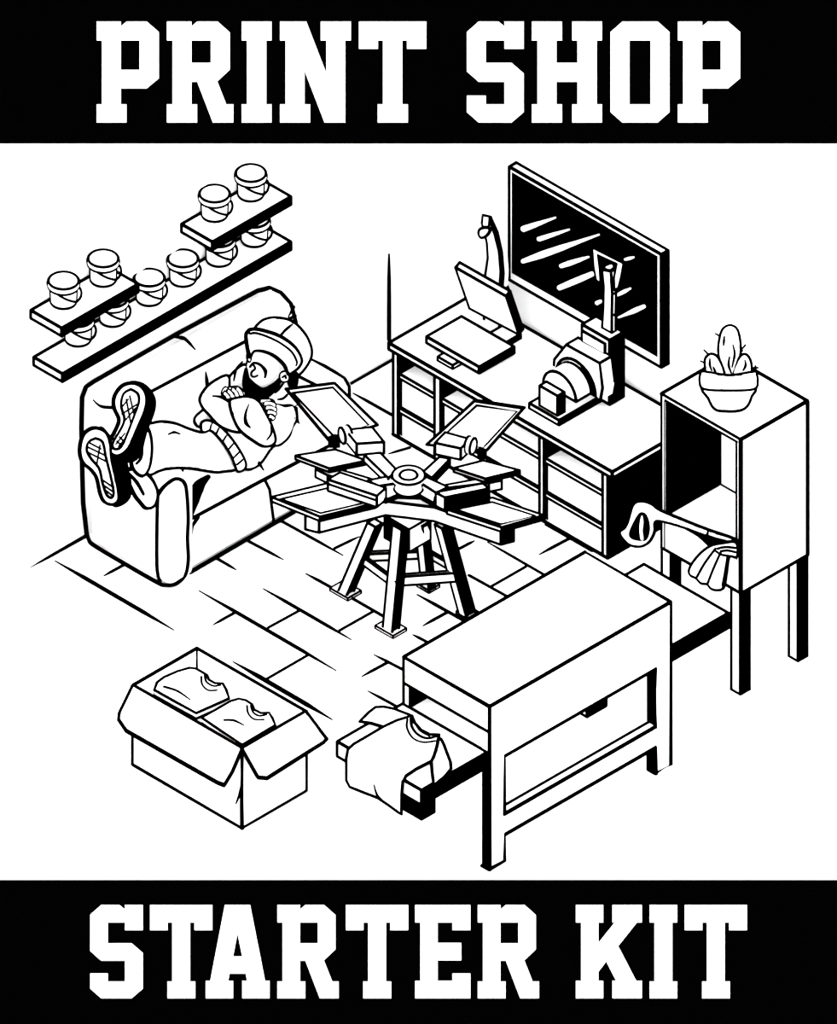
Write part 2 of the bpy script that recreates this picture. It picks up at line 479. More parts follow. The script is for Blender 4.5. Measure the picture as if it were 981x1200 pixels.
# --- clothes: shirt
m = MB()
m.puff([(240, 479), (250, 462), (266, 446), (276, 435), (288, 428), (300, 440), (330, 458), (343, 474), (347, 490), (342, 500), (338, 511), (328, 520), (319, 523), (306, 541), (297, 548), (287, 549), (276, 546), (262, 520), (244, 502), (232, 499), (229, 490)], lambda a, b: pt(a, b, x=84+9*max(0, min(1, (b-495)/50))), 13, 26, 3.4)
m.ink([(284, 424), (277, 433), (274, 446)], [1.2, 3, 1], True)
m.ink([(267, 441), (267, 450), (270, 456)], 2.4, True)
m.ink([(343, 474), (332, 475.5), (318, 473), (311, 472)], [3, 3, 1.4], True)
m.ink([(344, 490), (340, 496), (335, 501)], [3, 1], True)
m.ink([(303, 542), (309, 550)], [3.4, 1])
m.build('shirt', root)
m = MB()
m.puff([(236, 499), (238, 494.5), (245, 493.5), (256, 499), (268, 511), (279, 526), (287, 541), (286, 549), (279, 552), (276, 546), (270, 531), (258, 514), (247, 504), (238, 506)], px(98), 5, 5, 3)
for a, b in (((248, 495), (246, 503)), ((257, 500), (253, 509)), ((266, 509), (261, 517)), ((274, 519), (268, 526)), ((280, 530), (274, 536)), ((284, 539), (278, 544))):
    m.ink([a, b], 2)
m.build('waistband', root)
m = MB()
m.puff([(170, 500), (178, 497), (190, 495), (206, 497.3), (223, 504), (237, 507.4), (246, 503), (258, 515), (270, 532), (277, 548), (262, 551.5), (250, 552.2), (219, 547.8), (192, 549), (172, 555), (167, 530)], slope(190, 104, 280, 88), 15, 22, 3.6)
m.ink([(197, 509), (204, 506.5), (211, 508.5)], [1, 2.6, 1], True)
m.puff([(158, 552), (172, 554), (186, 549), (214, 550), (200, 560), (186, 576), (184, 583), (177, 570), (168, 560)], px(101), 7, 10, 2.8)
m.build('trousers', root)
m = MB()
m.puff([(164, 505), (171, 500), (176, 512), (177, 530), (174, 548), (167, 557), (158, 552), (154, 540), (160, 520)], px(113), 4, 6, 3.6)
m.ink([(166, 508), (166, 522), (165, 536), (160, 543)], [2, 3.4, 4, 2.6], True)
m.puff([(147, 553), (160, 550), (172, 556), (180, 566), (184, 579), (180, 592), (171, 595), (164, 588), (156, 577)], px(111), 4, 6, 3.8)
m.ink([(150, 554), (160, 565), (168, 579)], [3, 4, 3], True)
m.build('trouser_cuffs', root)
# --- shoes
def shoe(body, sole, inner, treads, c):
    s = MB(); s.puff(body, px(c), 10, 10, 2, mat=B); b = s.build('shoe', root)
    s = MB(); s.puff(sole, px(c+8), 4, 4, 3.6)
    s.ink(inner+[inner[0]], 2.8, True)
    for t in treads: s.ink(t, 1.5)
    s.build('sole', b)
shoe([(150, 449), (168, 450), (180, 464), (181, 480), (171, 508), (163, 535), (148, 541), (137, 534), (150, 500), (145, 470)],
     [(156, 449.5), (166, 455), (170.5, 466), (168.6, 480), (160.7, 499), (149.5, 524), (138, 533), (129.5, 530), (127.5, 520), (136.5, 501.5), (139.5, 490.6), (133.8, 477), (134.3, 464), (143, 452.4)],
     [(153, 456), (161, 461), (162.5, 471), (157, 487), (149, 508), (141.5, 524), (133, 525.5), (132.5, 518), (141.7, 502), (145.5, 490.6), (141.7, 475), (144.5, 461.4)],
     [((148, 468), (153, 495)), ((152, 464), (157, 485)), ((143, 485), (160, 474)), ((142, 478), (150, 468)), ((147, 492), (159, 478)), ((140, 512), (146, 518)), ((137, 517), (142, 522)), ((136, 520), (146, 508)), ((139, 523), (148, 512))], 117)
shoe([(117, 501), (126, 508), (146, 536), (150, 552), (153, 567), (151.8, 583), (141, 592), (131, 590), (125, 560), (115, 520)],
     [(113, 502), (123, 507), (128, 520), (129.5, 537.7), (134.5, 560), (138, 582), (132.5, 590), (123, 588), (117.5, 578), (113.5, 560), (107, 550), (97, 541), (93.5, 527), (97, 511), (104, 504)],
     [(111.4, 513.5), (103.5, 518), (101.5, 528), (107, 538), (116, 549), (120, 566), (125, 580), (131, 583), (133, 576), (129, 556), (124, 536), (120, 518)],
     [((103, 524), (124, 534)), ((103, 530), (125, 541)), ((105, 519), (118, 526)), ((117, 522), (113, 546)), ((121, 563), (131, 570)), ((122, 569), (132, 576)), ((123, 574), (132, 581))], 118)
# --- body: head, neck, arms and hands in one mesh
m = MB(); segs = []
head = [(297, 409), (305, 404), (322, 410), (334, 424), (338, 440), (330, 447), (322, 456), (308, 460), (296, 455), (290, 443), (289, 431), (292, 419)]
m.puff(head, px(86), 19, 24, 2.6)
m.ink([(293, 430), (297.5, 425.3), (304.7, 427.3), (310.8, 434.4), (310.5, 442)], [2, 2.2, 3, 4.4, 2], True)
m.ink([(297.5, 428.3), (299, 432), (295.2, 435.5), (294.5, 439.5), (297.5, 441.4), (301.6, 440)], 1.9, True)
m.puff([(329, 437.5), (334, 435.5), (338, 440), (337, 446), (331, 447), (328, 443)], px(103), 3, 3, 2)
m.ink([(331, 442), (334, 440), (335, 443)], 2, True)
m.puff([(289.5, 416), (292, 414.5), (294, 419), (292.5, 424), (290, 422)], px(92), 2, 2, 1.8)
m.puff([(328, 447), (338, 446), (346, 452), (348, 474), (330, 476), (312, 472), (318, 462)], px(85), 9, 12, 2)
m.ink([(332, 449), (326, 457), (316, 464)], [2, 2.4, 2], True)
m.ink([(336, 463), (331, 467), (325, 468)], [3, 2.6, 1], True)
# far arm
m.puff([(267, 441), (255, 445), (243, 454), (235, 467), (238, 477), (246, 486), (256, 497), (269, 503.5), (284, 505), (286, 490), (282, 474), (273, 466), (268, 455)], px(95), 9, 13, 3.4)
m.ink([(249, 464), (258, 465), (268, 470)], [1, 3, 3.4], True)
# near arm
m.puff([(270, 471), (281, 466), (292, 465.5), (302, 470), (310, 483), (317, 497), (322, 514), (318, 521), (308, 522), (296, 515), (283, 505), (275, 492)], px(103), 8, 12, 3.4)
m.ink([(291.5, 474), (287.5, 485), (288, 495), (293, 501)], [1, 3.4, 4, 1.4], True)
m.ink([(317, 500), (317.5, 508), (313, 515)], [1, 3, 1.4], True)
# upper arm at the shoulder
m.puff([(318, 474), (334, 478), (344, 486), (343, 500), (336, 513), (324, 521), (320, 510), (314, 490)], px(93), 7, 10, 0)
# hands: palm + five fingers each
def finger(pts, c, w=4.4):
    O = []
    P = spline(pts, 4)
    for side in (1, -1):
        for i, p in (enumerate(P) if side == 1 else reversed(list(enumerate(P)))):
            a, b = P[max(i-1, 0)], P[min(i+1, len(P)-1)]; L = math.dist(a, b) or 1
            nx, ny = -(b[1]-a[1])/L, (b[0]-a[0])/L; r = w/2*(1-.18*i/len(P))
            O.append((p[0]+nx*r*side, p[1]+ny*r*side))
    m.puff(O[::2], px(c), 3, 3, 1.6, step=3)
m.puff([(260, 463), (263, 456), (270, 453.5), (280, 454), (287, 461), (284, 466), (270, 469)], px(100), 4, 6, 1.8)
for a in ([(268, 467), (265.5, 463), (262, 460)], [(273, 466), (270.5, 461), (266.5, 457.5)], [(278, 465), (276, 459.5), (271.5, 455.5)], [(283, 464), (281, 458.5), (277, 454.5)]):
    finger(a, 104)
finger([(262, 463), (262, 458), (266, 454)], 101, 3.6)
m.puff([(304, 471), (312, 467.5), (321, 470), (322, 480), (316, 488), (310, 481)], px(103), 4, 6, 1.8)
for a in ([(309, 473), (317, 472.5), (323, 476)], [(311, 478), (318, 477.5), (324, 481)], [(313, 483), (319, 483), (323.5, 486)], [(315, 488), (318.5, 488.5), (321, 491.5)]):
    finger(a, 107)
finger([(305, 470), (311, 469.5), (318, 469.5)], 106, 3.6)
m.build('body', root)
# --- beard, hair
m = MB()
m.puff([(288.6, 431), (286, 440), (285.2, 450), (288, 460), (298, 467), (311, 466.5), (320, 460), (328, 449), (328.5, 443), (321, 449.5), (309, 455.5), (301, 452), (294, 446), (291, 442)], px(101), 4, 5, 2, mat=B, step=4)
m.build('beard', root)
m = MB()
m.puff([(338, 437), (348, 437), (347.5, 452), (340, 453), (337.5, 445)], px(97), 4, 5, 2, mat=B, step=4)
m.build('hair', root)
# --- cap
m = MB()
m.puff([(299.6, 387), (304, 380), (311, 375), (323, 373), (341, 377), (354.6, 389), (362.5, 403), (364, 416), (358, 429), (347.5, 439), (338, 430), (322, 412), (304, 402)], px(87), 20, 24, 3.8)
m.ink([(328, 394), (334, 387), (342.4, 380.4)], [3, 3, 1.4], True)
cp = m.build('cap', root)
m = MB()
m.puff([(288.6, 396), (290, 389.5), (295, 386), (306, 387), (327, 394), (344, 406), (352.6, 420), (350, 429), (343, 435), (337.5, 437.5), (333, 427), (321, 416), (308, 410.8), (298, 410.5), (294.5, 414), (292, 417)], px(104), 6, 10, 3.6)
m.ink([(293, 391), (300, 390.3), (312, 394), (327, 401), (341, 411.5), (347.5, 423), (347, 428)], 2, True)
m.build('brim', cp)

# ================================================================== PRINTING PRESS
root = thing('screen_printing_press', 'four-station carousel screen printing press on splayed legs in the room centre', 'printing press', (302, -276, 0))
# stand
legs = [((439.5, 613), (405, 694), 5.5, 4.5), ((469.5, 616), (458, 738), 6.2, 4.5), ((519, 614), (548, 720), 5, 6), ((494, 612), (502, 688), 5, 4)]
for k, (a, b, wa, wb) in enumerate(legs):
    l = MB(); l.beam(pt(*b, z=1.5), pt(*a, z=104), wa, wb, '+x', 2.6); lo = l.build('leg', root)
    if k != 2 or True:
        c = pt(*b, z=0); fm = MB(); q = (12, 9) if k < 2 else (8, 7); fm.box(c.x-q[0], c.x+q[0], c.y-q[1], c.y+q[1], .3, 3.4, w=1.6); fm.build('foot', lo)
def bar(a, b, za, zb, h, w=2.4, d=3):
    l = MB(); A, Bq = pt(*a, z=za), pt(*b, z=zb); n = V((d, -d, 0))*.5
    vs = [A-n, A+n, Bq+n, Bq-n]; vs = vs+[v-V((0, 0, h)) for v in vs]
    l.solid(vs, [(0, 1, 2, 3), (7, 6, 5, 4), (1, 5, 6, 2), (0, 3, 7, 4), (0, 4, 5, 1), (2, 6, 7, 3)], (), w)
    l.build('brace', root)
bar((425, 651), (464, 680), 52, 52, 9)
bar((464, 675), (534, 670), 52, 52, 10)
bar((430, 648), (494, 645), 50, 50, 8)
bar((502, 645), (528, 660), 50, 50, 7)
m = MB(); m.box(285, 318, -291, -262, 82, 108, '-y', 2.2); m.build('stand_head', root)
# lower carriage
m = MB()
m.prism([pt(a, b, z=125) for a, b in [(358, 604), (374, 608), (452, 587.5), (509, 594.5), (587, 622), (602, 618), (530, 578), (440, 570)]], (0, 0, -16), (4,), 2.8, skip=((2, 10), (3, 11)))
m.build('lower_carriage', root)
m = MB()
m.vprism([(431, 563.4), (457, 558), (468, 566), (444, 569.5)], 147, 14, (), 2.6)
m.vprism([(493, 566), (499, 559), (525, 571), (511, 577.4)], 147, 14, (), 2.6)
m.vprism([(444, 569.5), (469, 565.5), (493, 565.5), (511, 577.4), (509, 590), (493, 581), (466, 580), (452, 586)], 141, 3, (), 2.6)
m.build('upper_carriage', root)
m = MB()
c = pt(478.8, 557, z=157); c.z = 0
m.lathe(c, [(13.5, 141.5), (10.5, 151), (15.8, 153.5), (15.8, 157)], rings=(0, 3), w=2.4)
m.tube([c+V((8.5*math.cos(t*math.pi/12), 8.5*math.sin(t*math.pi/12), 157.2)) for t in range(24)], 2.6, closed=True)
m.build('hub', root)
# shirt boards (platens)
def platen(pts, z, t, blk, arm, armz, armt, armb=()):
    l = MB(); l.vprism(pts, z, t, blk, 2.6); p = l.build('platen', root)  # blk: front edge filled black, shading put into the colour
    l = MB(); l.vprism(arm, armz, armt, armb, 2.4); l.build('platen_arm', p)
platen([(346.4, 534), (386, 549), (429.6, 540), (393, 527)], 140, 4, (1,), [(370, 550), (384, 557), (437, 572), (447, 565), (400, 551)], 134, 9)
platen([(532, 548.8), (569, 561), (609, 551.4), (566.6, 540)], 140, 4, (1,), [(522, 572), (573, 566), (588, 563), (574, 559), (520, 569)], 134, 10)
# screens lying down
def screen(c, inner, off, blk, nm='screen_frame'):
    l = MB(); l.prism(c, off, blk, 2.5); l.mark()
    q = [V(p) for p in inner]
    l.tube(q+[q[0]], 2.0)
    return l.build(nm, root)
def P4(L, z): return [pt(a, b, z=z) for a, b in L]
screen(P4([(318.7, 582.5), (375, 605.5), (440, 590), (382.8, 566.9)], 134), P4([(329, 585), (376, 601.5), (429.6, 589), (382.8, 572.5)], 134.4), (0, 0, -5), (1,))
screen(P4([(524, 597), (588, 618), (636.8, 604), (577, 583.4)], 134), P4([(533.7, 597), (587, 614.5), (627, 604.5), (577, 588.5)], 134.4), (0, 0, -5), (1,))
# raised screens
def tilt(c, inner):
    C = [pt(a, b, z=z) for a, b, z in c]; n = (C[1]-C[0]).cross(C[3]-C[0]).normalized()
    if n.z > 0: n = -n
    I = [pt(a, b, z=z)-n*.5 for a, b, z in inner]
    return screen(C, I, n*5, ())
tilt([(336, 456, 190), (386, 516, 145), (442.6, 498, 145), (392.3, 449, 190)], [(343, 460.5, 186), (391, 511, 147), (432, 498, 147), (390, 454, 187)])
tilt([(556, 470, 190), (500, 521, 145), (570, 528, 145), (613.4, 478.6, 190)], [(559, 475, 187), (510, 519.5, 147), (567, 524, 147), (606, 482, 187)])
# clamps
def clamp(top, z, t, blk, w=2.6, extra=None):
    l = MB(); l.vprism(top, z, t, blk, w)
    if extra:
        l.mark()
        for e in extra: l.ink(e, 2.2)
    return l.build('screen_clamp', root)
clamp([(384.5, 562), (441.7, 581), (452, 572), (398.4, 554)], 152, 13, (), extra=[[(384.5, 567), (441.7, 586.5)]])
clamp([(511, 577.4), (521.6, 583), (573, 572.5), (566, 567)], 152, 15, (1,))
def roll(c, top, z, t, cyl, knob, beam_, bb=()):
    k = clamp(top, z, t, ())
    l = MB(); A, Bq = cyl
    A, Bq = pt(*A, z=z-4), pt(*Bq, z=z-4)
    ax = (Bq-A).normalized(); s_ = ax.cross(V((0, 0, 1))).normalized(); u_ = V((0, 0, 1))
    n = 20; ra = [A+s_*(7*math.cos(2*math.pi*j/n))+u_*(8.5*math.sin(2*math.pi*j/n)) for j in range(n)]
    rb = [p+(Bq-A) for p in ra]
    i0 = len(l.v); l.v += ra+rb
    l.f.append(tuple(i0+j for j in range(n))); l.f.append(tuple(i0+n+j for j in range(n))[::-1]); l.m += [0, 0]
    for j in range(n): l.f.append((i0+j, i0+(j+1) % n, i0+n+(j+1) % n, i0+n+j)); l.m.append(0)
    l.tube(ra, 2.6, closed=True); l.tube(rb, 2.6, closed=True)
    l.build('pivot_roll', k)
    l = MB(); l.vprism(knob, z-2, 9, (), .6); l.m = [1]*len(l.m); l.build('hinge_block', k)
    l = MB(); l.vprism(beam_, 149, 8, bb, 2.6); l.build('screen_arm', root)
roll(0, [(405, 504), (418, 520), (450, 518), (436.5, 501)], 160, 13, ((401, 510.5), (409, 508)), [(385, 512), (391, 516), (398, 515), (393, 509)], [(427, 533), (455, 560), (466, 552), (446, 531)])
roll(1, [(510, 519), (540, 525.5), (551, 515), (521.6, 507)], 160, 13, ((554.5, 523), (548, 521)), [(560, 527), (566, 530), (570, 527), (563, 524)], [(514.7, 536), (496, 553), (506, 560), (527, 538)], (2,))

# ================================================================== DESK
root = thing('desk', 'long white desk with open cubbies and drawers along the back wall', 'desk', (86, -86, 0))
m = MB(); m.box(86, 388, -86, 25, 101, 108, '', 3.6); m.build('desk_top', root)
for x0, x1 in ((89, 95.5), (145, 153), (287, 293), (372.5, 379)):
    m = MB(); m.box(x0, x1, -83, 22, .5, 100.5, '+x', 3.2); m.build('upright_panel', root)  # right-hand sides inked black as painted shading
m = MB(); m.box(96, 372, 14, 21, .5, 100, '-y', 0); m.build('back_panel', root)
m = MB(); m.tube([(89, -83.5, 1.5), (379, -83.5, 1.5)], 3.6); m.box(89, 379, -82.5, -78, .4, 2.5, w=0); m.build('plinth', root)
for x0, x1 in ((96, 144.5), (153.5, 286.5), (293.5, 372)):
    m = MB(); m.box(x0, x1, -82, 13, 70, 75, '', 2.6); m.build('cubby_shelf', root)
    m = MB(); m.box(x0, x1, -82, 13, 30, 35, '', 2.6); m.build('drawer_rail', root)
    for z0, z1_ in ((36, 69), (1, 29)):
        m = MB(); m.box(x0+1, x1-1, -80, -40, z0, z1_, '', 1.6); m.mark()
        m.build('drawer', root)

# ================================================================== TELEVISION
root = thing('television', 'large flat black-screen television with white frame hung on the back wall', 'television', (143, 25, 158))
m = MB(); m.box(143, 348.5, 20, 29.5, 158, 290, '+x', 3.4)  # black side edge is shading painted on the white frame
m.build('frame', root)
m = MB(); m.box(147, 344.5, 18.9, 19.9, 168, 286.5, '-y', 0)
m.mark()  # white streaks that follow are reflections painted on the screen
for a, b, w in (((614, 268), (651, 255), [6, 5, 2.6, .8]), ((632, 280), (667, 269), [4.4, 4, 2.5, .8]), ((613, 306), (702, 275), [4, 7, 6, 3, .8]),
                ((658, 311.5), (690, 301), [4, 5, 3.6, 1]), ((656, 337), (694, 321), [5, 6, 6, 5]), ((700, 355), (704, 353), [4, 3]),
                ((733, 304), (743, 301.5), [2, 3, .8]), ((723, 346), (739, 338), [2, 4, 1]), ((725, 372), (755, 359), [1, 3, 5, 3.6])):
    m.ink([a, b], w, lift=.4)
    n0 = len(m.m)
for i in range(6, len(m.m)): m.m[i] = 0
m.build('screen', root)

# ================================================================== HEAT PRESS
root = thing('heat_press', 'open clamshell heat press with tilted upper plate and tall curved handle on desk', 'heat press', (150, -40, 108))
m = MB(); m.box(140, 160, -74, -30, 108.6, 113, '', 2.4); m.box(140, 150, 10, 18, 108.6, 112, w=0)
m.box(148, 170, -20, 8, 108.6, 113.5, '+x', 2.6); m.build('base_foot', root)
m = MB(); m.box(117, 188, -66, -19, 114, 121, '+x', 3.2); m.build('lower_plate', root)
m = MB()
a, b, c_, d = pt(534, 313.5, x=120), pt(593, 347, x=187), pt(608, 391.5, x=187), pt(550.4, 361, x=120)
off = V((0, 5.5, 3))
m.prism([d, c_, b, a], off, (1,), 3); m.build('upper_plate', root)
m = MB()
hl = [(564, 334), (569, 322), (572, 302), (571, 285), (568, 272), (565, 262), (566, 252), (575, 254), (583, 272), (588, 295), (590, 320), (589, 338)]
m.prism([pt(a, b, y=-2) for a, b in hl], (0, 7, 0), (), 0); m.mark(); m.tube([pt(a, b, y=-2) for a, b in hl], 2.6, closed=True)
m.inkfill([(574, 254), (580, 262), (587, 285), (590, 310), (590, 336), (584, 337), (585, 318), (583, 295), (578, 275), (573, 260)], smooth=False)
m.ink([(566, 266), (573, 266)], 2.6); m.ink([(573, 266), (574, 254)], 2)
m.build('handle', root)
m = MB(); m.puff([(561.5, 273), (564, 268), (572, 267), (574, 270), (570, 276), (564, 278)], lambda a, b: pt(a, b, y=-5), 3, 4, 2.8); m.build('grip_or_shade', root)
m = MB(); m.prism([pt(a, b, y=6) for a, b in [(566, 328), (573, 317), (580, 322), (586, 336), (590, 345), (584, 395), (568, 388)]], (0, 8, 0), (), 2.6); m.mark()
m.ink([(577, 321), (572, 330)], 2.4); m.build('hinge_column', root)

# ================================================================== CAP PRESS
root = thing('cap_press', 'cap heat press with rounded form and black column on desk before television', 'heat press', (280, -40, 108))
m = MB(); m.box(258, 298, -68, 4, 108.6, 114.5, '+x', 2.8); m.build('base_plate', root)
m = MB(); m.box(268, 292, -64, -55, 115, 138, '+x', 2.8); m.build('front_block', root)
m = MB()
def arc(r, y, n=14): return [V((285+r*math.cos(math.pi*(1-k/n)), y, 134+r*math.sin(math.pi*(1-k/n)))) for k in range(n+1)]
def halfdrum(mb, r, y0, y1, blackside=False):
    A, Bq = arc(r, y0), arc(r, y1); n = len(A)
    vs = A+Bq; fs = [tuple(range(n)), tuple(range(n, 2*n))[::-1]]+[(i, i+n, i+1+n, i+1) for i in range(n-1)]+[(0, n-1, 2*n-1, n)]
    mb.solid(vs, fs, (), 0)
    mb.tube(A, 3); mb.tube(Bq, 3); mb.tube([A[0], A[-1]], 3); mb.tube([A[-1], Bq[-1]], 3); mb.tube([A[0], Bq[0]], 3)
halfdrum(m, 22, -54, -34); m.build('cap_form', root)
m = MB()
poly = [(255.5, 140), (256, 147), (272, 172), (317, 173), (321, 146), (318, 130), (311, 134)]
ar = [(285+26*math.cos(math.pi*k/14), 134+26*math.sin(math.pi*k/14)) for k in range(1, 14)]
poly += [p for p in ar]+[(259, 136)]
m.prism([V((x, -32, z)) for x, z in poly], (0, 16, 0), (), 0); m.mark()
e = [V((x, -32, z)) for x, z in poly]
m.tube(e[1:5]+[e[5]], 3); m.tube(e[6:], [6, 5, 4, 3, 3]); m.tube([e[2], e[2]+V((0, 16, 0))], 3); m.tube([e[3], e[3]+V((0, 16, 0))], 3)
m.tube([e[2]+V((0, 16, 0)), e[3]+V((0, 16, 0)), e[4]+V((0, 16, 0))], 3); m.tube([e[1], e[0]], 3); m.build('heating_shell', root)
m = MB(); m.box(277, 314, -15.5, 3, 115, 190, '+x', 3.2); m.box(279, 309, -17.5, -15.8, 172, 184, '', 1.8); m.build('column', root)
m = MB()
m.prism([pt(a, b, y=-6) for a, b in [(706, 384), (707.5, 360), (708, 335), (706, 316), (716, 318), (717.5, 345), (717, 370), (717, 390)]], (0, 5, 0), (), 2.6)
m.build('handle', root)
m = MB()
m.prism([pt(a, b, y=-9) for a, b in [(694.4, 290), (731, 308.5), (728, 325), (725, 337), (720.5, 340), (720, 325), (723, 309), (701, 299), (703, 315), (704, 332), (699, 328), (696, 312)]], (0, 2, 0), (), 2.2)
m.puff([(709, 313), (716, 309.5), (719, 312), (715, 315.5)], lambda a, b: pt(a, b, y=-9), 2, 2, 1.4)
m.build('handle_yoke', root)

# ================================================================== WASHOUT CABINET
root = thing('cabinet', 'tall open-front white cabinet on long legs with cactus on top', 'cabinet', (575, -108, 0))
X0, X1, Y0, Y1, Z0, Z1 = 522, 629, -153, -63, 120, 300
m = MB()
m.box(X0, X1, Y0, Y1, 295, Z1, '', 0)
m.box(X0, X0+5, Y0, Y1, Z0, 295, '+x', 0)  # inner side black: shade of the interior painted as ink
m.box(X1-5, X1, Y0, Y1, Z0, 295, '', 0)
m.box(X0+5, X1-5, Y1-14, Y1, Z0, 295, '', 0)
m.box(X0+5, X1-5, Y0+.2, Y1-14, Z0, 158, '', 0)
for a, b, w_ in (((X0, Y0, Z1), (X1, Y0, Z1), 2.6), ((X1, Y0, Z1), (X1, Y1, Z1), 4.2), ((X1, Y1, Z1), (X0, Y1, Z1), 4.2), ((X0, Y1, Z1), (X0, Y0, Z1), 4.2),
                 ((X0+5, Y0, 295), (X1-5, Y0, 295), 2.4), ((X0+4, Y0, Z0), (X0+4, Y0, 293), 1), ((X1-5.5, Y0, 158), (X1-5.5, Y0, 295), 2.2),
                 ((X0, Y0, Z0), (X0, Y0, Z1), 2.6), ((X1, Y0, Z0), (X1, Y0, Z1), 4.6), ((X1, Y1, Z0), (X1, Y1, Z1), 4.6),
                 ((X0, Y0, Z0), (X1, Y0, Z0), 3.4), ((X1, Y0, Z0), (X1, Y1, Z0), 4), ((X0+5, Y1-14, 158), (X1-5, Y1-14, 158), 2.4)):
    m.tube([a, b], w_)
m.build('cabinet_body', root)
for x, y in ((X0, Y0), (X1-13, Y0), (X1-13, Y1-12)):
    m = MB(); m.box(x, x+12, y+.5, y+12.5, .5, Z0-.5, '+x', 3); m.build('leg', root)

# cactus
root = thing('potted_cactus', 'small three-stemmed cactus in a round pot on the tall cabinet', 'plant', pt(856, 470, z=300))
def cy(c): return lambda a, b: pt(a, b, x=c)
def pf(sh):
    def g(sx, sy):
        a = (sx-456)/C30; return V(((a+712)/2, (a-712)/2, 356-(sy-424)))+DV*sh
    return g
m = MB()
m.puff([(826, 452), (882, 452), (880, 464), (875, 475), (866, 480), (850, 480.5), (838, 478), (831, 466)], pf(3), 15, 22, 3.8)
m.build('pot', root)
m = MB()
m.puff([(822, 438), (827, 436.5), (855, 440.5), (883, 436.5), (886, 439), (887, 447), (883, 455), (855, 456.5), (826, 455), (821, 447)], pf(13), 9, 9, 3.4)
m.build('pot_rim', root)
def stem(O, c, lines, T):
    s = MB(); s.puff(O, pf(c+1), T, 9, 3.2)
    for l in lines: s.ink(l, [.9, 2.4, 1], True)
    s.build('cactus_stem', root)
stem([(843, 415), (844, 398), (848, 386), (856, 382), (863.5, 387), (867, 404), (866, 423), (861, 440), (849, 440)], 1, [[(859, 404), (861, 415), (858, 430)], [(855, 418), (854, 428), (857, 437)], [(849, 394), (848, 405)]], 9)
stem([(830, 439), (826.6, 425), (829, 418), (835, 415.6), (842, 421), (848, 439)], 4, [[(832, 420), (832, 428), (834, 434)], [(836, 430), (839, 437)]], 6)
stem([(860, 439), (864, 425), (870, 416.5), (876, 417.5), (880, 427), (878, 439)], 4, [[(873, 422), (874, 428), (871, 434)]], 6)
for a, b in (((838.5, 391), (845, 394.5)), ((869, 410), (873.5, 404.5)), ((825, 410), (831, 416)), ((821, 423), (827, 426)), ((879, 431), (888, 431)), ((864, 416), (870, 411)), ((884, 434), (885.5, 429))):
    m = MB(); m.tube([pf(2)(*a), pf(2)(*b)], [1, 1.6]); m.build('spine', root)

# spray gun
root = thing('spray_gun', 'white looped hand tool with fanned skirt resting across cabinet opening', 'tool', pt(840, 640, y=-160))
py = lambda c: (lambda a, b: pt(a, b, y=c))
m = MB()
m.puff([(727.2, 624.3), (733, 619), (737, 611), (742, 594), (747, 588.5), (756, 588), (765, 591.5), (774, 598), (800, 609), (829, 620.5), (862, 632), (862, 636.5), (826.6, 626.5), (797.5, 616.4), (774, 610), (767.5, 612), (767, 623), (760.5, 635), (750, 640), (737, 637)], py(-160), 3, 4, 2.6)
m.inkfill([(749.8, 600.5), (757, 602), (761, 611), (761.7, 622), (757.7, 633), (748, 634), (739, 631), (737, 624), (743, 610)])
m.ink([(831, 621), (828.5, 627)], 2.2)
m.build('gun_body', root)
m = MB(); m.puff([(752.5, 604), (754, 612), (753, 622), (754, 632), (751, 632), (749.5, 620), (750.5, 610)], py(-165), 1, 1, 0); m.build('loop_highlight', root)  # white highlight inside the loop, modelled as a thin solid piece
m = MB(); m.puff([(797, 615.5), (830, 628), (862, 636), (862, 641), (838, 644), (818, 628)], py(-158), 2.5, 4, 1.5, mat=B, step=4); m.build('grip_or_shade', root)  # not a grip here: shading below the neck, modelled as a black wedge
m = MB()
m.puff([(808, 669), (812, 660), (822, 648), (834, 639.5), (848, 636.5), (863, 636), (864, 652), (854.4, 652), (851, 672), (848, 688), (842, 691), (834, 689.5), (829, 684), (822, 683), (816, 677), (810, 674)], py(-164), 4, 7, 2.8)
for l in ([(838.5, 643), (826, 660), (817, 676)], [(845, 647), (836, 667), (829.5, 684)], [(853, 651), (850, 670), (847, 686)], [(838, 645), (846, 650), (854, 651)],
          [(841, 643), (850, 641), (862, 642)], [(845, 646), (853, 645), (862, 647)]):
    m.ink(l, 2.2, True)
m.build('fan_skirt', root)

# ================================================================== CONVEYOR DRYER
root = thing('conveyor_dryer', 'large white conveyor dryer with belt running through hood, nearest the viewer', 'dryer', (606, -405, 0))
m = MB()
m.box(548, 654, -528, -283, 162, 192, '', 0)
m.box(548, 556, -528, -283, 122, 161.9, '+x', 0)
m.tube([(548, -528, 192), (548, -283, 192), (664, -283, 192)], 4.2)
m.tube([(548, -283, 192), (548, -528, 192), (664, -528, 192)], 4.2)
m.tube([(548, -528, 137), (548, -528, 192)], 3.4); m.tube([(548, -528, 162), (664, -528, 162)], 3.4); m.tube([(556, -528, 138), (556, -528, 162)], 2)
m.build('hood', root)
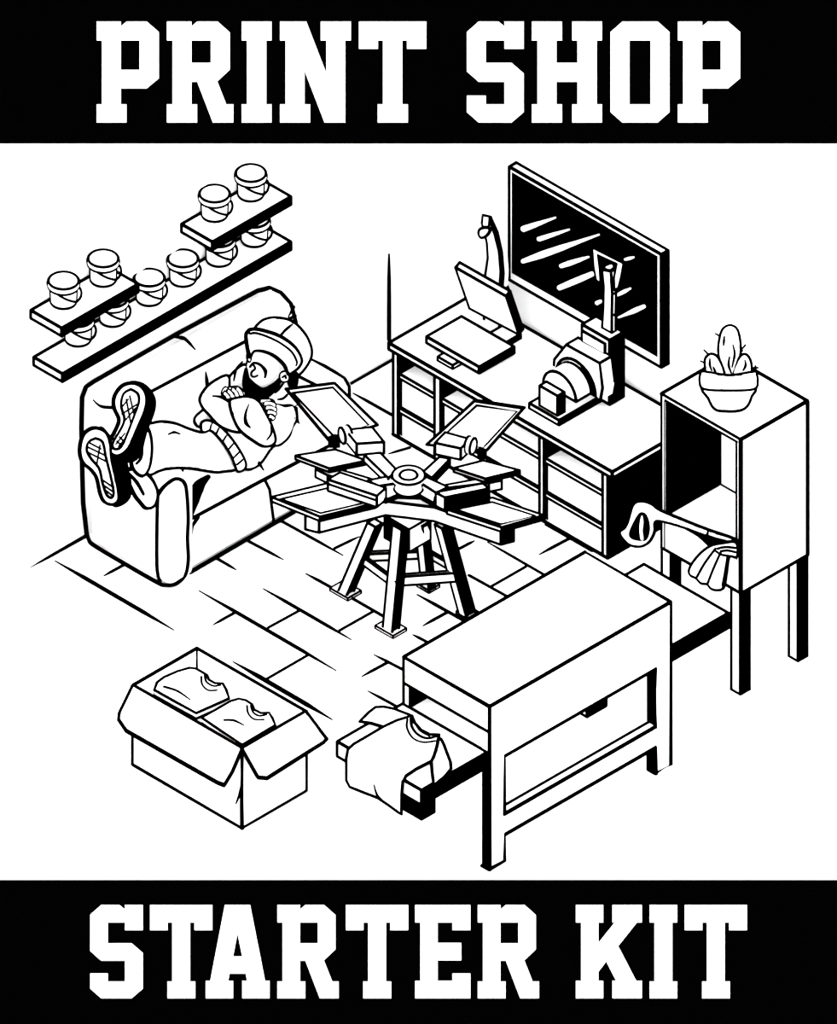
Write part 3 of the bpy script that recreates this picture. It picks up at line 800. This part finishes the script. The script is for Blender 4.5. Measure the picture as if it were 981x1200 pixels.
# side frame: plate with window, legs and rail
m = MB()
def plate(y0, y1, z0, z1, blk=''): m.box(654.2, 664, y0, y1, z0, z1, blk, 0)
plate(-528, -283, 124, 192); plate(-528, -508, 0.3, 124, '-y'); plate(-303, -283, .3, 124, '-y'); plate(-508, -303, 32, 56)
x = 664.0
for L in ([(-528, .3), (-528, 192), (-283, 192), (-283, .3), (-303, .3), (-303, 32), (-508, 32), (-508, .3), (-528, .3)],):
    m.tube([(x, a, max(b, 1.8)) for a, b in L], 4.4)
m.tube([(x, -508, 56), (x, -508, 124), (x, -303, 124), (x, -303, 56), (x, -508, 56)], 4)
m.tube([(654, -508, 56), (654, -303, 56)], 3); m.tube([(655, -527.5, 1), (655, -527.5, 130)], 2.4); m.tube([(654, -283, 192), (664, -283, 192)], 4)
m.tube([(654, -528, .3), (664, -528, .3)], 4); m.tube([(654, -303, .3), (664, -303, .3)], 4); m.tube([(654, -303, .3), (654, -303, 32)], 4)
m.tube([(654, -303, 58), (654, -303, 122)], 3); m.face([(654, -303.2, 56), (664, -303.2, 56), (664, -303.2, 124), (654, -303.2, 124)], B)
m.build('side_frame', root)
m = MB(); m.box(556.5, 653.8, -527, -284, 118, 136, '', 0); m.build('belt_bed', root)
for nm, y0, y1 in (('conveyor_bed', -617, -528.5), ('conveyor_bed', -282.5, -202)):
    m = MB(); m.box(547, 661, y0, y1, 120, 137, '+x', 3.4); m.build(nm, root)
m = MB(); m.box(637, 661, -617, -600, 103, 119.6, '+x -y', 3); m.build('end_bracket', root)
m = MB(); q = pt(688, 826, x=650); m.box(q.x-10, q.x, q.y, q.y+26, q.z-14, 121, '+x', 3); m.build('control_box', root)

# shirt lying over the belt end
def drape(a, b):
    p = pt(a, b, z=139.5)
    if p.y < -619.5:
        p = pt(a, b, y=-620.5)
    return p
def cloth(mb, outline, fn, t, w=3, smooth=False):
    O = spline(outline, 4, True) if smooth else resample(list(outline)+[outline[0]], 5)[:-1]
    vs, fs, nb = fill2d(O, 5); i0 = len(mb.v); n = len(vs)
    A = [fn(*q) for q in vs]
    mb.v += A+[p-DV*t for p in A]
    for f_ in fs: mb.f.append(tuple(i0+j for j in f_)); mb.m.append(0); mb.f.append(tuple(i0+n+j for j in f_[::-1])); mb.m.append(0)
    for k in range(nb): a_, b_ = k, (k+1) % nb; mb.f.append((i0+a_, i0+b_, i0+n+b_, i0+n+a_)); mb.m.append(0)
    mb.mark(); mb.tube([fn(*q)+DV*.2 for q in O], w, closed=True)
root = thing('draped_shirt', 'white t-shirt lying over the near end of the dryer belt', 't-shirt', pt(450, 880, z=139))
m = MB()
cloth(m, [(483, 839), (486, 847), (494, 856), (504, 861), (514.6, 861), (512, 875), (508, 888), (505.6, 892), (488, 901), (476, 909), (472, 916), (470.8, 930), (470.5, 954), (466, 951), (455, 943), (442.8, 934.8), (425, 928), (410, 922), (406, 914), (406, 888), (408, 878), (415, 872), (449.5, 851.8), (465, 844.5)], drape, .5, 3.2)
m.ink([(438.5, 920), (442, 931), (449, 939)], [1, 2.6, 3], True)
m.ink([(477.5, 843), (477, 853), (484, 865), (496, 870), (510, 868.5)], 1.8, True)
m.ink([(481.5, 842), (483, 852), (490, 861), (501, 865.5), (514, 862)], 2.6, True)
m.ink([(486, 846), (492, 856), (503, 862.5)], 1.6, True)
m.build('shirt_body', root)
m = MB()
cloth(m, [(483, 839), (462, 831), (450, 828.5), (440, 829), (432, 835), (421.5, 845.5), (435, 847.5), (449.5, 851.8), (465, 844.5)], lambda a, b: drape(a, b)-DV*.3, .4, 3)
m.build('sleeve', root)
m = MB()
def edge(a, b):
    p = pt(a, b, z=139.2)
    return pt(a, b, x=663) if p.x > 663 else p
cloth(m, [(514.6, 861), (520, 872), (528, 893), (528.5, 901), (520, 911), (508.5, 920), (506.5, 905), (505.6, 892), (511, 880)], edge, .4, 3)
m.build('sleeve', root)

# ================================================================== CARDBOARD BOX
root = thing('cardboard_box', 'open cardboard box on the floor with flaps folded out, holding folded shirts', 'box', (374, -603, 0))
m = MB()
m.box(300, 448, -647, -560, .3, 3, '', 0)
m.box(300, 303, -647, -560, 3, 94, '', 0); m.box(445, 448, -647, -560, 3, 94, '', 0)
m.box(303, 445, -647, -644, 3, 94, '', 0); m.box(303, 445, -563, -560, 3, 94, '', 0)
for L, w in (([(300, -647, 2), (448, -647, 1), (448, -560, 2), (448, -560, 94)], 4), ([(448, -647, 0), (447.5, -647, 30), (448, -647, 62), (448, -647, 94)], [4, 3.6, 2.6, 3]), ([(300, -647, 2), (300, -647, 94)], 3.4),
             ([(300, -647, 94), (300, -560, 94)], 4.2), ([(300, -560, 94), (448, -560, 94)], 3.8), ([(303, -563, 94), (303, -563, 60)], 2.4),
             ([(300, -646, 94), (447, -646, 94)], 3.2), ([(447, -646, 94), (447, -561, 94)], 3.2), ([(448, -647, 52), (444, -647, 36), (440, -647, 26)], [2.6, 2.6, 1])):
    m.tube([V(p) for p in L], w)
m.build('box_body', root)
def flap(o, off):
    m = MB(); C = [V(p) for p in o]; n = len(C)
    m.prism(C, off, (), 3.2, skip=((0, 1), (n, n+1))); m.build('flap', root)
flap([(300, -647.5, 93.5), (448, -647.5, 93.5), (447, -660, 72), (443, -666.5, 58), (434, -667, 57), (312, -668, 57), (299, -665, 62), (297, -662, 68)], (0, 1.5, 1))
flap([(448.5, -647, 93.5), (448.5, -560, 93.5), (458, -552, 74), (462, -546, 62), (461, -550, 59), (463, -628, 57), (461, -638, 62)], (-1.5, 0, 1))
# folded shirts
def folded(dx, z, t, label, detail):
    def sh(L): return [(a, b) for a, b in L]
    if dx == 0: O = [(181, 808.5), (184, 800), (192, 794), (208, 787), (222, 783), (230, 784), (242.7, 791.4), (245, 797), (252, 801), (261.3, 801.4), (265, 808), (268.4, 818.5), (229.9, 835.6), (205, 822)]
    else: O = [(237, 841.3), (258, 829), (270, 822), (279.8, 819.3), (288, 821), (295.5, 825.6), (298, 832), (306, 836), (315.5, 835.6), (319, 841), (322.6, 849.9), (284, 872.7), (260, 857)]
    m = MB(); P = [pt(a, b, z=94.5) for a, b in O]; P = [V((p.x, p.y, z)) for p in P]
    m.prism(P, (0, 0, -t), (), 0)
    m.mark(); m.tube(P, 2.6, closed=True); m.tube([p-V((0, 0, t)) for p in P], 2.0, closed=True)
    for k in (0, 9, 10, 11, 12): 
        if k < len(P): pass
    if detail:
        if dx == 0:
            m.ink([(236, 793), (237, 802), (244, 809), (254, 809)], 1.6, True); m.ink([(240, 791), (242, 799), (250, 804), (258, 803)], 1.8, True)
            m.ink([(192.5, 805), (208, 810), (223, 820)], [2.6, 2.2, .8], True)
        else:
            m.ink([(289.5, 827), (291, 836), (298, 843), (309, 843.5)], 1.6, True); m.ink([(294, 827), (297, 835), (304, 839), (312, 837.5)], 1.8, True)
            m.ink([(263, 844), (274, 844.5), (286, 850)], [2.2, 2.6, .8], True)
    o = m.build('folded_shirt', origin=(P[0].x, P[0].y, z-t)); tag(o, label, 't-shirt', 'folded shirts in the cardboard box')
zz = 84
names = [('folded white t-shirt on top of the stack at the left end of the box', 'folded white t-shirt under the top one in the left stack of the box'),
         ('folded white t-shirt on top of the stack nearest the front box corner', 'folded white t-shirt under the top one in the stack nearest front corner')]
for s_, dx in ((0, 0), (1, 1)):
    for k in range(2):
        folded(dx, 94.5-6.4*k, 6 if k == 0 else 84, names[s_][k], k == 0)

# ================================================================== LIGHT, CAMERA
sc = bpy.context.scene
w = bpy.data.worlds.new('studio'); sc.world = w; w.use_nodes = True
bg = w.node_tree.nodes['Background']; bg.inputs[0].default_value = (1, 1, 1, 1); bg.inputs[1].default_value = 1.0
cam = bpy.data.cameras.new('camera'); cam.type = 'ORTHO'; cam.sensor_fit = 'AUTO'
cam.ortho_scale = 1200/K*U; cam.clip_start = .1; cam.clip_end = 200
co = bpy.data.objects.new('camera', cam); COL.objects.link(co)
from mathutils import Matrix
R = Matrix((RT, UP, DH)).transposed()
co.matrix_world = Matrix.Translation((pt(490.5, 600, z=0)+DH*5000)*U) @ R.to_4x4()
sc.camera = co
sc.view_settings.view_transform = 'Standard'; sc.view_settings.look = 'None'
sc.view_settings.gamma = 1; sc.view_settings.use_curve_mapping = False
sc.view_settings.exposure = 2.2
sc.cycles.max_bounces = 12; sc.cycles.diffuse_bounces = 12

for o in bpy.data.objects:
    if 'o0' in o: del o['o0']
